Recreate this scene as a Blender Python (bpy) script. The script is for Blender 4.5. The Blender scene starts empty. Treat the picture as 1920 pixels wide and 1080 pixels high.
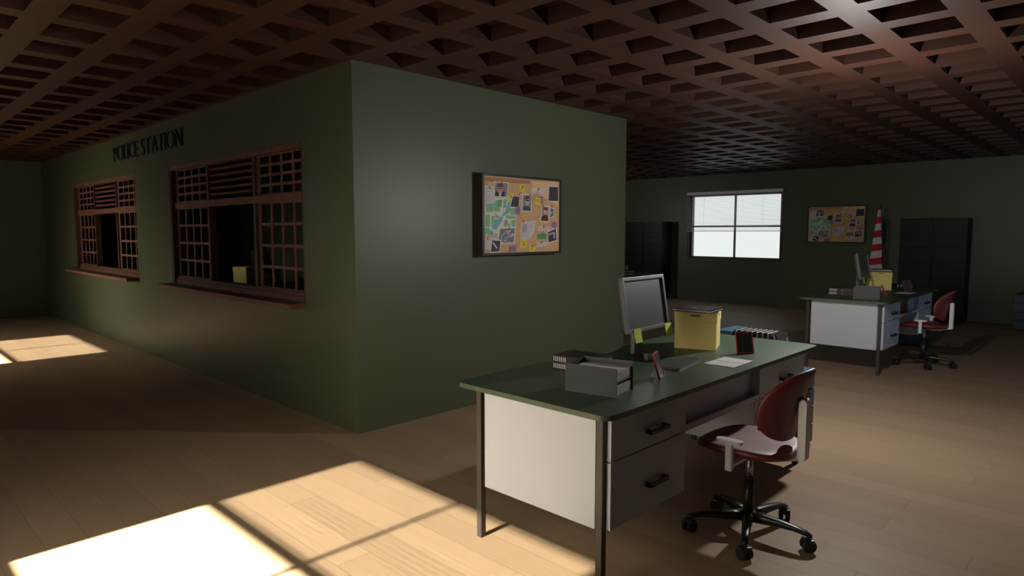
import bpy, bmesh, math, random, json
from mathutils import Matrix, Vector, Euler
PI = math.pi
rad = math.radians
random.seed(4)
SC = bpy.context.scene
COL = SC.collection
H = 2.7                     # ceiling height
DB = 10.526                 # inner face of the back wall
YF = -3.5                   # inner face of the front wall
XL, XR = -9.922, 6.6        # side walls

# ------------------------------------------------------------------ materials
def mat(name, col, rough=.5, metal=0., spec=.5, vary=0., scale=8., bump=0., emit=None, coat=0.):
    m = bpy.data.materials.new(name); m.use_nodes = True
    nt = m.node_tree; b = nt.nodes['Principled BSDF']
    b.inputs['Base Color'].default_value = (*col, 1)
    b.inputs['Roughness'].default_value = rough
    b.inputs['Metallic'].default_value = metal
    b.inputs['Specular IOR Level'].default_value = spec
    b.inputs['Coat Weight'].default_value = coat
    if vary or bump:
        tc = nt.nodes.new('ShaderNodeTexCoord'); n = nt.nodes.new('ShaderNodeTexNoise')
        n.inputs['Scale'].default_value = scale; n.inputs['Detail'].default_value = 4
        nt.links.new(tc.outputs['Object'], n.inputs['Vector'])
        if vary:
            mx = nt.nodes.new('ShaderNodeMix'); mx.data_type = 'RGBA'
            mx.inputs['A'].default_value = (*[c*(1-vary) for c in col], 1)
            mx.inputs['B'].default_value = (*[min(1, c*(1+vary)) for c in col], 1)
            nt.links.new(n.outputs['Fac'], mx.inputs['Factor'])
            nt.links.new(mx.outputs['Result'], b.inputs['Base Color'])
        if bump:
            bp = nt.nodes.new('ShaderNodeBump'); bp.inputs['Strength'].default_value = bump
            bp.inputs['Distance'].default_value = .002
            nt.links.new(n.outputs['Fac'], bp.inputs['Height'])
            nt.links.new(bp.outputs['Normal'], b.inputs['Normal'])
    return m

def glass_mat():
    m = bpy.data.materials.new('window_glass'); m.use_nodes = True
    nt = m.node_tree; nt.nodes.clear()
    o = nt.nodes.new('ShaderNodeOutputMaterial'); mx = nt.nodes.new('ShaderNodeMixShader')
    t = nt.nodes.new('ShaderNodeBsdfTransparent'); g = nt.nodes.new('ShaderNodeBsdfGlossy')
    t.inputs['Color'].default_value = (.97, .985, .975, 1); g.inputs['Roughness'].default_value = .35
    mx.inputs['Fac'].default_value = .02
    nt.links.new(t.outputs[0], mx.inputs[1]); nt.links.new(g.outputs[0], mx.inputs[2])
    nt.links.new(mx.outputs[0], o.inputs[0])
    return m

def floor_mat():
    m = bpy.data.materials.new('oak_planks'); m.use_nodes = True
    nt = m.node_tree; N = nt.nodes; L = nt.links; b = N['Principled BSDF']
    def math_(op, a, c=None):
        n = N.new('ShaderNodeMath'); n.operation = op
        for i, v in enumerate((a, c)):
            if v is None: continue
            if isinstance(v, (int, float)): n.inputs[i].default_value = v
            else: L.new(v, n.inputs[i])
        return n.outputs[0]
    tc = N.new('ShaderNodeTexCoord'); sx = N.new('ShaderNodeSeparateXYZ')
    L.new(tc.outputs['Object'], sx.inputs[0])
    PW, PL = .1742, 2.1
    yy = math_('DIVIDE', math_('ADD', sx.outputs['Y'], 1.313+PW*40), PW)
    row = math_('FLOOR', yy); fy = math_('FRACT', yy)
    w1 = N.new('ShaderNodeTexWhiteNoise'); w1.noise_dimensions = '1D'; L.new(row, w1.inputs['W'])
    xx = math_('ADD', math_('DIVIDE', math_('ADD', sx.outputs['X'], 40), PL), w1.outputs['Value'])
    colm = math_('FLOOR', xx); fx = math_('FRACT', xx)
    cv = N.new('ShaderNodeCombineXYZ'); L.new(row, cv.inputs[0]); L.new(colm, cv.inputs[1])
    w2 = N.new('ShaderNodeTexWhiteNoise'); w2.noise_dimensions = '2D'; L.new(cv.outputs[0], w2.inputs['Vector'])
    # grain, stretched along the board and shifted board by board
    gv = N.new('ShaderNodeCombineXYZ')
    L.new(math_('MULTIPLY', sx.outputs['X'], 1.1), gv.inputs[0])
    L.new(math_('MULTIPLY', sx.outputs['Y'], 16), gv.inputs[1])
    L.new(math_('MULTIPLY', w2.outputs['Value'], 37), gv.inputs[2])
    gn = N.new('ShaderNodeTexNoise'); gn.inputs['Scale'].default_value = 1.6; gn.inputs['Detail'].default_value = 6
    gn.inputs['Distortion'].default_value = .6
    L.new(gv.outputs[0], gn.inputs['Vector'])
    wv = N.new('ShaderNodeTexWave'); wv.wave_type = 'BANDS'; wv.bands_direction = 'Y'
    wv.inputs['Scale'].default_value = .9; wv.inputs['Distortion'].default_value = 7; wv.inputs['Detail'].default_value = 3
    wv.inputs['Detail Scale'].default_value = .7
    L.new(gv.outputs[0], wv.inputs['Vector'])
    g = math_('ADD', math_('MULTIPLY', gn.outputs['Fac'], .7), math_('MULTIPLY', wv.outputs['Fac'], .16))
    tone = math_('ADD', math_('MULTIPLY', w2.outputs['Value'], .5), math_('MULTIPLY', g, .6))
    cr = N.new('ShaderNodeValToRGB')
    cr.color_ramp.elements[0].position = .1; cr.color_ramp.elements[0].color = (*FLOOR_A, 1)
    cr.color_ramp.elements[1].position = .95; cr.color_ramp.elements[1].color = (*FLOOR_B, 1)
    L.new(tone, cr.inputs[0])
    ey = math_('MINIMUM', fy, math_('SUBTRACT', 1, fy)); ex = math_('MINIMUM', fx, math_('SUBTRACT', 1, fx))
    sy = math_('LESS_THAN', math_('MULTIPLY', ey, PW), .0013); sxm = math_('LESS_THAN', math_('MULTIPLY', ex, PL), .0013)
    seam = math_('MAXIMUM', sy, sxm)
    mx = N.new('ShaderNodeMix'); mx.data_type = 'RGBA'
    L.new(math_('MULTIPLY', seam, .55), mx.inputs['Factor']); L.new(cr.outputs[0], mx.inputs['A'])
    mx.inputs['B'].default_value = (.06, .04, .025, 1)
    L.new(mx.outputs['Result'], b.inputs['Base Color'])
    b.inputs['Roughness'].default_value = .52; b.inputs['Specular IOR Level'].default_value = .35
    bp = N.new('ShaderNodeBump'); bp.inputs['Strength'].default_value = .25; bp.inputs['Distance'].default_value = .001
    L.new(math_('SUBTRACT', g, seam), bp.inputs['Height']); L.new(bp.outputs[0], b.inputs['Normal'])
    return m

def wood_mat(name, c0, c1, rough=.55):
    m = bpy.data.materials.new(name); m.use_nodes = True
    nt = m.node_tree; N = nt.nodes; L = nt.links; b = N['Principled BSDF']
    tc = N.new('ShaderNodeTexCoord'); n = N.new('ShaderNodeTexNoise'); n.inputs['Scale'].default_value = 9
    n.inputs['Detail'].default_value = 5; n.inputs['Distortion'].default_value = 1.5
    L.new(tc.outputs['Object'], n.inputs['Vector'])
    cr = N.new('ShaderNodeValToRGB'); cr.color_ramp.elements[0].color = (*c0, 1); cr.color_ramp.elements[1].color = (*c1, 1)
    cr.color_ramp.elements[0].position = .3; cr.color_ramp.elements[1].position = .7
    L.new(n.outputs['Fac'], cr.inputs[0]); L.new(cr.outputs[0], b.inputs['Base Color'])
    b.inputs['Roughness'].default_value = rough
    return m

def flag_mat():
    # red and white stripes running across the hanging cloth, sagging slightly
    m = bpy.data.materials.new('striped_cloth'); m.use_nodes = True
    nt = m.node_tree; N = nt.nodes; L = nt.links; b = N['Principled BSDF']
    tc = N.new('ShaderNodeTexCoord'); sx = N.new('ShaderNodeSeparateXYZ'); L.new(tc.outputs['Object'], sx.inputs[0])
    def math_(op, a, c=None):
        n = N.new('ShaderNodeMath'); n.operation = op
        for i, v in enumerate((a, c)):
            if v is None: continue
            if isinstance(v, (int, float)): n.inputs[i].default_value = v
            else: L.new(v, n.inputs[i])
        return n.outputs[0]
    z = math_('SUBTRACT', math_('SUBTRACT', 1.985, sx.outputs['Z']), math_('MULTIPLY', sx.outputs['X'], -.16))
    f = math_('FRACT', math_('DIVIDE', z, .236))
    w = math_('GREATER_THAN', f, .5)
    mx = N.new('ShaderNodeMix'); mx.data_type = 'RGBA'; L.new(w, mx.inputs['Factor'])
    mx.inputs['A'].default_value = (.55, .02, .04, 1); mx.inputs['B'].default_value = (.75, .72, .70, 1)
    L.new(mx.outputs['Result'], b.inputs['Base Color']); b.inputs['Roughness'].default_value = .85
    return m

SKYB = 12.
FLOOR_A = (.29, .195, .120); FLOOR_B = (.385, .265, .170)
M = {}
M['floor'] = floor_mat()
M['wall'] = mat('green_wall_paint', (.080, .096, .053), .44, spec=.42, vary=.04, scale=1.5, bump=.08)
M['ceiling'] = mat('brown_ceiling', (.048, .021, .014), .5, spec=.25, vary=.06, scale=2)
M['glass'] = glass_mat()
M['frame_wood'] = wood_mat('dark_red_window_wood', (.045, .016, .013), (.075, .028, .022), .5)
M['lattice_wood'] = wood_mat('reddish_brown_wood', (.13, .055, .038), (.21, .095, .065), .6)
M['blind'] = mat('white_blind_slat', (.80, .80, .78), .6)
M['slat'] = bpy.data.materials.new('translucent_white_slat'); M['slat'].use_nodes = True
_n = M['slat'].node_tree; _o = _n.nodes['Material Output']; _b = _n.nodes['Principled BSDF']
_b.inputs['Base Color'].default_value = (.80, .80, .78, 1); _b.inputs['Roughness'].default_value = .6
_t = _n.nodes.new('ShaderNodeBsdfTranslucent'); _t.inputs['Color'].default_value = (.8, .8, .78, 1)
_m = _n.nodes.new('ShaderNodeMixShader'); _m.inputs[0].default_value = .45
_n.links.new(_b.outputs[0], _m.inputs[1]); _n.links.new(_t.outputs[0], _m.inputs[2]); _n.links.new(_m.outputs[0], _o.inputs[0])
M['letters'] = mat('navy_letters', (.012, .014, .045), .5)
M['desk_top'] = mat('green_desk_linoleum', (.044, .080, .041), .42, spec=.8, vary=.05, scale=20)
M['desk_paint'] = mat('pale_blue_grey_paint', (.53, .565, .63), .5, vary=.03, scale=3)
M['desk_leg'] = mat('dark_metal_leg', (.062, .051, .044), .5, metal=.3)
M['black_metal'] = mat('black_handle_metal', (.012, .012, .013), .35, metal=.4)
M['chrome'] = mat('brushed_steel', (.45, .42, .40), .3, metal=.9)
M['red_leather'] = mat('dark_red_vinyl', (.15, .010, .012), .50, spec=1., vary=.08, scale=30)
M['white_plastic'] = mat('white_plastic', (.78, .76, .74), .45)
M['black_plastic'] = mat('black_plastic', (.014, .015, .017), .35)
M['rubber'] = mat('black_caster_rubber', (.012, .012, .012), .55)
M['monitor'] = mat('grey_monitor_plastic', (.14, .14, .14), .45)
M['monitor_back'] = mat('dark_monitor_shell', (.035, .035, .035), .5)
M['screen'] = mat('grey_switched_off_screen', (.09, .09, .09), .42)
M['sticky'] = mat('lime_sticky_paper', (.66, .78, .07), .8)
M['yellow_box'] = mat('yellow_cardboard', (.80, .64, .22), .75, vary=.05, scale=12)
M['slot'] = mat('dark_slot', (.06, .05, .02), .9)
M['tray'] = mat('charcoal_tray_plastic', (.058, .059, .063), .5)
M['paper'] = mat('white_paper', (.66, .65, .65), .8)
M['binder'] = mat('black_brown_binder_cover', (.028, .020, .021), .4)
M['binder_label'] = mat('white_binder_stripe', (.68, .67, .64), .7)
M['silver'] = mat('silver_badge', (.5, .48, .45), .35, metal=.6)
M['keyboard'] = mat('dark_grey_keyboard', (.055, .055, .058), .5)
M['red_frame'] = mat('red_frame_plastic', (.42, .020, .025), .4)
M['frame_panel'] = mat('dark_glossy_panel', (.03, .035, .04), .25)
M['frame_back'] = mat('red_frame_backing', (.38, .018, .02), .5)
M['cabinet'] = mat('black_brown_cabinet_steel', (.009, .007, .006), .42, spec=.25)
M['blue'] = mat('slate_blue_steel', (.028, .085, .130), .42)
M['blue_dark'] = mat('deep_blue_shadow_gap', (.010, .022, .034), .6)
M['board_frame'] = mat('black_board_frame', (.022, .020, .018), .4)
M['flag'] = flag_mat()
M['canton'] = mat('navy_flag_cloth', (.012, .02, .09), .9)
M['brass'] = mat('dull_brass', (.30, .20, .08), .4, metal=.8)
M['navy_case_dim_blue'] = mat('navy_case_dim_blue_steel', (.012, .026, .040), .45)

# ------------------------------------------------------------------ mesh builder
class G:
    def __init__(s): s.bm = bmesh.new(); s.mats = []
    def mi(s, m):
        if m not in s.mats: s.mats.append(m)
        return s.mats.index(m)
    def box(s, x0, y0, z0, x1, y1, z1, m, bev=0., X=None, seg=2):
        t = bmesh.new(); bmesh.ops.create_cube(t, size=1)
        for v in t.verts:
            v.co = Vector(((x0+x1)/2+v.co.x*(x1-x0), (y0+y1)/2+v.co.y*(y1-y0), (z0+z1)/2+v.co.z*(z1-z0)))
        if bev: bmesh.ops.bevel(t, geom=t.edges[:]+t.verts[:], offset=bev, segments=seg, affect='EDGES', profile=.7)
        return s.merge(t, m, X)
    def merge(s, t, m, X=None, smooth=False):
        if X is not None: bmesh.ops.transform(t, matrix=X, verts=t.verts[:])
        k = s.mi(m); mp = {}
        for v in t.verts: mp[v] = s.bm.verts.new(v.co)
        for f in t.faces:
            try: nf = s.bm.faces.new([mp[v] for v in f.verts])
            except ValueError: continue
            nf.material_index = k; nf.smooth = smooth
        t.free(); return s
    def loft(s, rings, m, caps=True, smooth=True, X=None, close=True):
        t = bmesh.new(); R = [[t.verts.new(p) for p in r] for r in rings]
        n = len(rings[0])
        for a, b in zip(R, R[1:]):
            for i in range(n if close else n-1):
                j = (i+1) % n
                try: t.faces.new((a[i], a[j], b[j], b[i]))
                except ValueError: pass
        if caps:
            for r, rev in ((R[0], True), (R[-1], False)):
                try: t.faces.new(r[::-1] if rev else r)
                except ValueError: pass
        bmesh.ops.recalc_face_normals(t, faces=t.faces[:])
        return s.merge(t, m, X, smooth)
    def cyl(s, p0, p1, r0, m, r1=None, n=20, smooth=True, X=None):
        r1 = r0 if r1 is None else r1
        p0, p1 = Vector(p0), Vector(p1); d = (p1-p0).normalized()
        u = d.orthogonal().normalized(); w = d.cross(u)
        ring = lambda p, r: [p+u*r*math.cos(2*PI*i/n)+w*r*math.sin(2*PI*i/n) for i in range(n)]
        t = bmesh.new()
        A = [t.verts.new(p) for p in ring(p0, r0)]; B = [t.verts.new(p) for p in ring(p1, r1)]
        side = [t.faces.new((A[i], A[(i+1) % n], B[(i+1) % n], B[i])) for i in range(n)]
        t.faces.new(A[::-1]); t.faces.new(B)
        if X is not None: bmesh.ops.transform(t, matrix=X, verts=t.verts[:])
        k = s.mi(m); mp = {v: s.bm.verts.new(v.co) for v in t.verts}
        for f in t.faces:
            nf = s.bm.faces.new([mp[v] for v in f.verts]); nf.material_index = k
            nf.smooth = smooth and len(f.verts) == 4
        t.free(); return s
    def prism(s, pts, z0, z1, m, bev=0., X=None):
        t = bmesh.new()
        A = [t.verts.new((x, y, z0)) for x, y in pts]; B = [t.verts.new((x, y, z1)) for x, y in pts]; n = len(pts)
        for i in range(n): t.faces.new((A[i], A[(i+1) % n], B[(i+1) % n], B[i]))
        f0 = t.faces.new(A[::-1]); f1 = t.faces.new(B)
        if bev: bmesh.ops.bevel(t, geom=list(f0.edges)+list(f1.edges), offset=bev, segments=2, affect='EDGES', profile=.6)
        return s.merge(t, m, X)
    def obj(s, name, parent=None, loc=(0, 0, 0), rz=0.):
        me = bpy.data.meshes.new(name)
        bmesh.ops.recalc_face_normals(s.bm, faces=s.bm.faces[:]) if not getattr(s, 'keep', False) else None
        s.bm.to_mesh(me); s.bm.free()
        for m in s.mats: me.materials.append(M[m])
        o = bpy.data.objects.new(name, me); COL.objects.link(o)
        o.location = loc; o.rotation_euler = (0, 0, rz)
        if parent: o.parent = parent
        return o

def rrect(x0, y0, x1, y1, r, n=6):
    out = []
    for cx, cy, a0 in ((x1-r, y1-r, 0), (x0+r, y1-r, 90), (x0+r, y0+r, 180), (x1-r, y0+r, 270)):
        for i in range(n+1):
            a = rad(a0+90*i/n); out.append((cx+r*math.cos(a), cy+r*math.sin(a)))
    return out

def tag(o, label, cat, group=None):
    o['label'] = label; o['category'] = cat
    if group: o['group'] = group
    return o
def thing(name, label, cat, loc=(0, 0, 0), rz=0., group=None):
    o = bpy.data.objects.new(name, None); COL.objects.link(o); o.empty_display_size = .1
    o.location = loc; o.rotation_euler = (0, 0, rz)
    return tag(o, label, cat, group)
def struct(o): o['kind'] = 'structure'; return o
def dup(o, T=None, parent=None):
    c = o.copy(); COL.objects.link(c)
    if parent is not None:
        c.parent = parent; c.matrix_parent_inverse = o.matrix_parent_inverse.copy()
    elif T is not None:
        c.matrix_basis = T @ o.matrix_basis
    for ch in [x for x in bpy.data.objects if x.parent == o]: dup(ch, None, c)
    return c

# ------------------------------------------------------------------ the room
g = G(); g.box(XL-.3, YF-.4, -.2, XR+.3, DB+.4, 0, 'floor'); struct(g.obj('floor'))

def wall_x(name, x0, x1, y0, y1, holes):
    """wall running along x between y0 and y1, holes = (xa, xb, za, zb)"""
    g = G(); cur = x0
    for xa, xb, za, zb in sorted(holes):
        g.box(cur, y0, 0, xa, y1, H, 'wall'); g.box(xa, y0, 0, xb, y1, za, 'wall'); g.box(xa, y0, zb, xb, y1, H, 'wall'); cur = xb
    g.box(cur, y0, 0, x1, y1, H, 'wall')
    return struct(g.obj(name))
WIN_B = (-3.207, -1.120, .900, 2.325)
DXN = 3.625                      # the front windows repeat the back one, moved along x
DXL = -3.955
WIN_N = (WIN_B[0]+DXN, WIN_B[1]+DXN, .900, 2.325)
WIN_L = (WIN_B[0]+DXL, WIN_B[1]+DXL, .900, 2.325)
wall_x('wall_back', XL-.3, XR+.3, DB, DB+.24, [WIN_B])
wall_x('wall_front', XL-.3, XR+.3, YF-.24, YF, [WIN_N, WIN_L])
g = G(); g.box(XL-.24, YF-.24, 0, XL, DB+.24, H, 'wall'); struct(g.obj('wall_left'))
WRY = (4.6, 6.69)
g = G(); g.box(XR, YF-.24, 0, XR+.24, WRY[0], H, 'wall'); g.box(XR, WRY[1], 0, XR+.24, DB+.24, H, 'wall')
g.box(XR, WRY[0], 0, XR+.24, WRY[1], .9, 'wall'); g.box(XR, WRY[0], 2.325, XR+.24, WRY[1], H, 'wall'); struct(g.obj('wall_right'))
OFF1 = (-3.69, -.73, .92, 2.205); OFF2 = (-7.82, -4.86, .92, 2.205)
wall_x('wall_office_front', XL, 0, 0, .09, [OFF1, OFF2])
g = G(); g.box(-.075, .09, 0, 0, 3.404, H, 'wall'); struct(g.obj('wall_office_side'))
g = G(); g.box(XL, 3.33, 0, -.075, 3.404, H, 'wall'); struct(g.obj('wall_office_back'))

# waffle ceiling: one continuous lattice with open square cells
def ceiling():
    bm = bmesh.new(); V = {}
    def v(x, y, z):
        k = (round(x, 4), round(y, 4), round(z, 4))
        if k not in V: V[k] = bm.verts.new(k)
        return V[k]
    def cells(o, p, w, lo, hi):
        out = []; k = math.floor((lo-o)/p)-1
        while o+p*k < hi:
            a = o+p*k; b = a+w
            if a > lo+.02 and b < hi-.02: out.append((a, b))
            k += 1
        return out
    cx = cells(2.449, .4757, .327, XL, XR); cy = cells(1.410, .438, .285, YF, DB)
    xs = sorted([XL-.2, XR+.2]+[a for c in cx for a in c]); ys = sorted([YF-.2, DB+.2]+[a for c in cy for a in c])
    cxs = set(cx); cys = set(cy); D = .10
    for xa, xb in zip(xs, xs[1:]):
        for ya, yb in zip(ys, ys[1:]):
            if (xa, xb) in cxs and (ya, yb) in cys:
                z0, z1 = H, H+D
                q = [(xa, ya), (xb, ya), (xb, yb), (xa, yb)]
                for (ax, ay), (bx, by) in zip(q, q[1:]+q[:1]):
                    bm.faces.new((v(ax, ay, z0), v(bx, by, z0), v(bx, by, z1), v(ax, ay, z1)))
                bm.faces.new([v(x, y, z1) for x, y in q[::-1]])
            else:
                bm.faces.new([v(x, y, H) for x, y in ((xa, ya), (xa, yb), (xb, yb), (xb, ya))])
    # slab above
    a = [v(x, y, H+.25) for x, y in ((xs[0], ys[0]), (xs[-1], ys[0]), (xs[-1], ys[-1]), (xs[0], ys[-1]))]
    bm.faces.new(a)
    me = bpy.data.meshes.new('ceiling'); bm.to_mesh(me); bm.free(); me.materials.append(M['ceiling'])
    o = bpy.data.objects.new('ceiling', me); COL.objects.link(o); return struct(o)
ceiling()

# sash windows; authored for the back wall (room on the -y side), front ones are turned round
def window(name, hole, ywall, s):
    """s=+1: outside lies towards +y"""
    xa, xb, za, zb = hole; yg = ywall+s*.11
    def bx(g, x0, d0, z0, x1, d1, z1, m, bev=.003):
        ya, yb = ywall+s*d0, ywall+s*d1
        g.box(x0, min(ya, yb), z0, x1, max(ya, yb), z1, m, bev)
    root = bpy.data.objects.new(name, None); COL.objects.link(root); struct(root)
    g = G(); F = .075
    bx(g, xa, .005, za, xa+.030, .16, zb, 'frame_wood'); bx(g, xb-.030, .005, za, xb, .16, zb, 'frame_wood')
    bx(g, xa+.03, .005, za, xb-.03, .16, za+.03, 'frame_wood'); bx(g, xa+.03, .005, zb-.03, xb-.03, .16, zb, 'frame_wood')
    bx(g, xa+.03, .06, za+.03, xa+F, .15, zb-.03, 'frame_wood'); bx(g, xb-F, .06, za+.03, xb-.03, .15, zb-.03, 'frame_wood')
    bx(g, xa+F, .06, za+.03, xb-F, .15, za+.057, 'frame_wood'); bx(g, xa+F, .06, zb-F, xb-F, .15, zb-.03, 'frame_wood')
    g.obj('window_frame', root)
    g = G(); xm = (xa+xb)/2
    bx(g, xm-.016, .085, za+.057, xm+.016, .130, zb-F, 'frame_wood'); g.obj('mullion', root)
    g = G(); bx(g, xa+F, .080, 1.587, xm-.016, .135, 1.627, 'frame_wood'); bx(g, xm+.016, .080, 1.587, xb-F, .135, 1.627, 'frame_wood'); g.obj('meeting_rail', root)
    g = G(); bx(g, xa+F, .104, za+.057, xb-F, .108, zb-F, 'glass', 0); g.obj('glass_pane', root)
    return root
window('window_1', WIN_B, DB, 1); window('window_2', WIN_N, YF, -1); window('window_3', WIN_L, YF, -1)
ww = (WRY[1]-WRY[0])/2; w4 = window('window_4', (-ww, ww, .900, 2.325), 0, 1); w4.location = (XR, sum(WRY)/2, 0); w4.rotation_euler = (0, 0, -PI/2)

def blind(label, hole, ywall, s, deg=-4.):
    xa, xb, za, zb = hole
    t = thing('window_blind', label, 'blind', ((xa+xb)/2, ywall-s*.03, 1.50), 0 if s > 0 else PI, 'venetian blinds half lowered over the windows')
    w = (xb-xa)/2+.004
    g = G(); g.box(-w, -.022, .79, w, .022, .845, 'blind', .003); g.obj('head_rail', t)
    g = G(); n = 31; p = (.79-.03)/n; tilt = rad(deg)
    for i in range(n):
        z = .03+p*(i+.5)
        X = Matrix.Translation((0, 0, z)) @ Matrix.Rotation(tilt, 4, 'X')
        g.box(-w+.004, -.0125, -.0004, w-.004, .0125, .0004, 'slat', 0, X)
    g.obj('slats', t)
    g = G(); g.box(-w+.002, -.012, .002, w-.002, .012, .016, 'blind', .003); g.obj('bottom_rail', t)
    for x in (-w*.62, w*.62):
        g = G(); g.cyl((x, 0, .01), (x, 0, .80), .0015, 'blind', n=6); g.obj('ladder_cord', t)
    return t
SLAT = 5.
blind('white slatted blind half lowered over the bright back window', WIN_B, DB, 1, 11.)
blind('slatted blind on the front window near the desk, outside the frame', WIN_N, YF, -1)
blind('slatted blind on the front window facing the office hatches', WIN_L, YF, -1)

# ------------------------------------------------------------------ lattice hatches of the office
def hatch(hole, label):
    xa, xb, za, zb = hole
    r = thing('service_window', label, 'window', (xa, 0, za), 0, 'wooden lattice service windows')
    W = xb-xa; Hh = zb-za; y0, y1 = .050, .095
    g = G()
    g.box(0, .004, 0, .034, .13, Hh, 'frame_wood', .003); g.box(W-.034, .004, 0, W, .13, Hh, 'frame_wood', .003)
    g.box(.034, .004, Hh-.045, W-.034, .13, Hh, 'lattice_wood', .003)
    g.obj('outer_frame', r)
    g = G()
    g.box(.034, .02, 0, W-.034, .13, .045, 'lattice_wood', .003); g.box(.034, .035, .045, W-.034, .12, .075, 'lattice_wood', .003)
    g.obj('bottom_rail', r)
    zm0, zm1 = 1.745-za, 1.812-za; zt = Hh-.045; zb_ = .075
    g = G(); g.box(.034, y0-.01, zm0, W-.034, y1+.01, zm1, 'lattice_wood', .003); g.obj('cross_rail', r)
    xm1, xm2 = W*.323, W*.677
    for x in (xm1, xm2):
        g = G(); g.box(x-.024, y0-.012, zb_, x+.024, y1+.014, zm0, 'frame_wood', .003); g.box(x-.024, y0-.012, zm1, x+.024, y1+.014, zt, 'frame_wood', .003); g.obj('mullion', r)
    def grid(x0, x1, z0, z1, nx, nz, st=.034, mu=.026, stile=.05):
        g = G()
        ya, yb = .058, .074
        g.box(x0, ya, z0, x0+stile, yb, z1, 'lattice_wood', .002); g.box(x1-st, ya, z0, x1, yb, z1, 'lattice_wood', .002)
        g.box(x0+stile, ya, z0, x1-st, yb, z0+.012, 'lattice_wood', .002); g.box(x0+stile, ya, z1-.012, x1-st, yb, z1, 'lattice_wood', .002)
        a, b = x0+stile, x1-st
        for i in range(1, nx):
            x = a+(b-a)*i/nx; g.box(x-mu/2, ya+.002, z0+.012, x+mu/2, yb-.003, z1-.012, 'lattice_wood', .002)
        for j in range(1, nz):
            z = z0+(z1-z0)*j/nz; g.box(a, ya+.003, z-mu/2, b, yb-.002, z+mu/2, 'lattice_wood', .002)
        g.obj('lattice_panel', r)
    grid(.034, xm1-.024, zb_, zm0, 4, 4); grid(.034, xm1-.024, zm1, zt, 4, 4)
    grid(xm2+.024, W-.034, zb_, zm0, 4, 4); grid(xm2+.024, W-.034, zm1, zt, 4, 4)
    g = G(); n = 5
    for i in range(n):
        z = zm1+(zt-zm1)*(i+.8)/(n+.6)
        X = Matrix.Translation((0, .072, z)) @ Matrix.Rotation(rad(-12), 4, 'X')
        g.box(xm1+.024, -.022, -.007, xm2-.024, .022, .007, 'lattice_wood', .001, X)
    g.obj('louvre_slats', r)
    g = G(); g.box(-.075, -.145, -.040, W+.0, .003, -.002, 'lattice_wood', .003)
    g.obj('sill', r)
    return r
hatch(OFF1, 'large dark wooden lattice service window nearest the wall corner')
hatch(OFF2, 'further lattice service window beside the far left corner')

# ------------------------------------------------------------------ POLICE STATION lettering
def lettering():
    root = thing('wall_lettering', 'navy raised POLICE STATION letters above the service windows', 'sign', (-5.62, 0, 2.388))
    def glyph(ch):
        cu = bpy.data.curves.new('c', 'FONT'); cu.body = ch; cu.size = 1; cu.extrude = .12; cu.offset = -.020; cu.resolution_u = 4
        ob = bpy.data.objects.new('c', cu); COL.objects.link(ob)
        dg = bpy.context.evaluated_depsgraph_get(); me = bpy.data.meshes.new_from_object(ob.evaluated_get(dg))
        COL.objects.unlink(ob); bpy.data.objects.remove(ob); bpy.data.curves.remove(cu)
        return me
    gl = {c: glyph(c) for c in set('POLICESTATION')}
    def ext(me): xs = [v.co.x for v in me.vertices]; ys = [v.co.y for v in me.vertices]; return min(xs), max(xs), min(ys), max(ys)
    cap = ext(gl['P'])[3]; sc = .192/cap
    text = 'POLICE STATION'; gap = .11; widths = [(.20 if c == ' ' else ext(gl[c])[1]-ext(gl[c])[0]) for c in text]
    tot = sum(widths)+gap*(len(text)-1); sx = 2.39/tot; x = 0
    for c, w in zip(text, widths):
        if c != ' ':
            me = gl[c].copy(); e = ext(me)
            for v in me.vertices:
                px, py, pz = v.co
                v.co = (((px-e[0])+x)*sx, -(pz+.12)*.07-.0005, max(py, -.02)*sc)
            me.materials.clear(); me.materials.append(M['letters']); me.update()
            o = bpy.data.objects.new('letter', me); COL.objects.link(o); o.parent = root
        x += w+gap
    return root
lettering()

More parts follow.
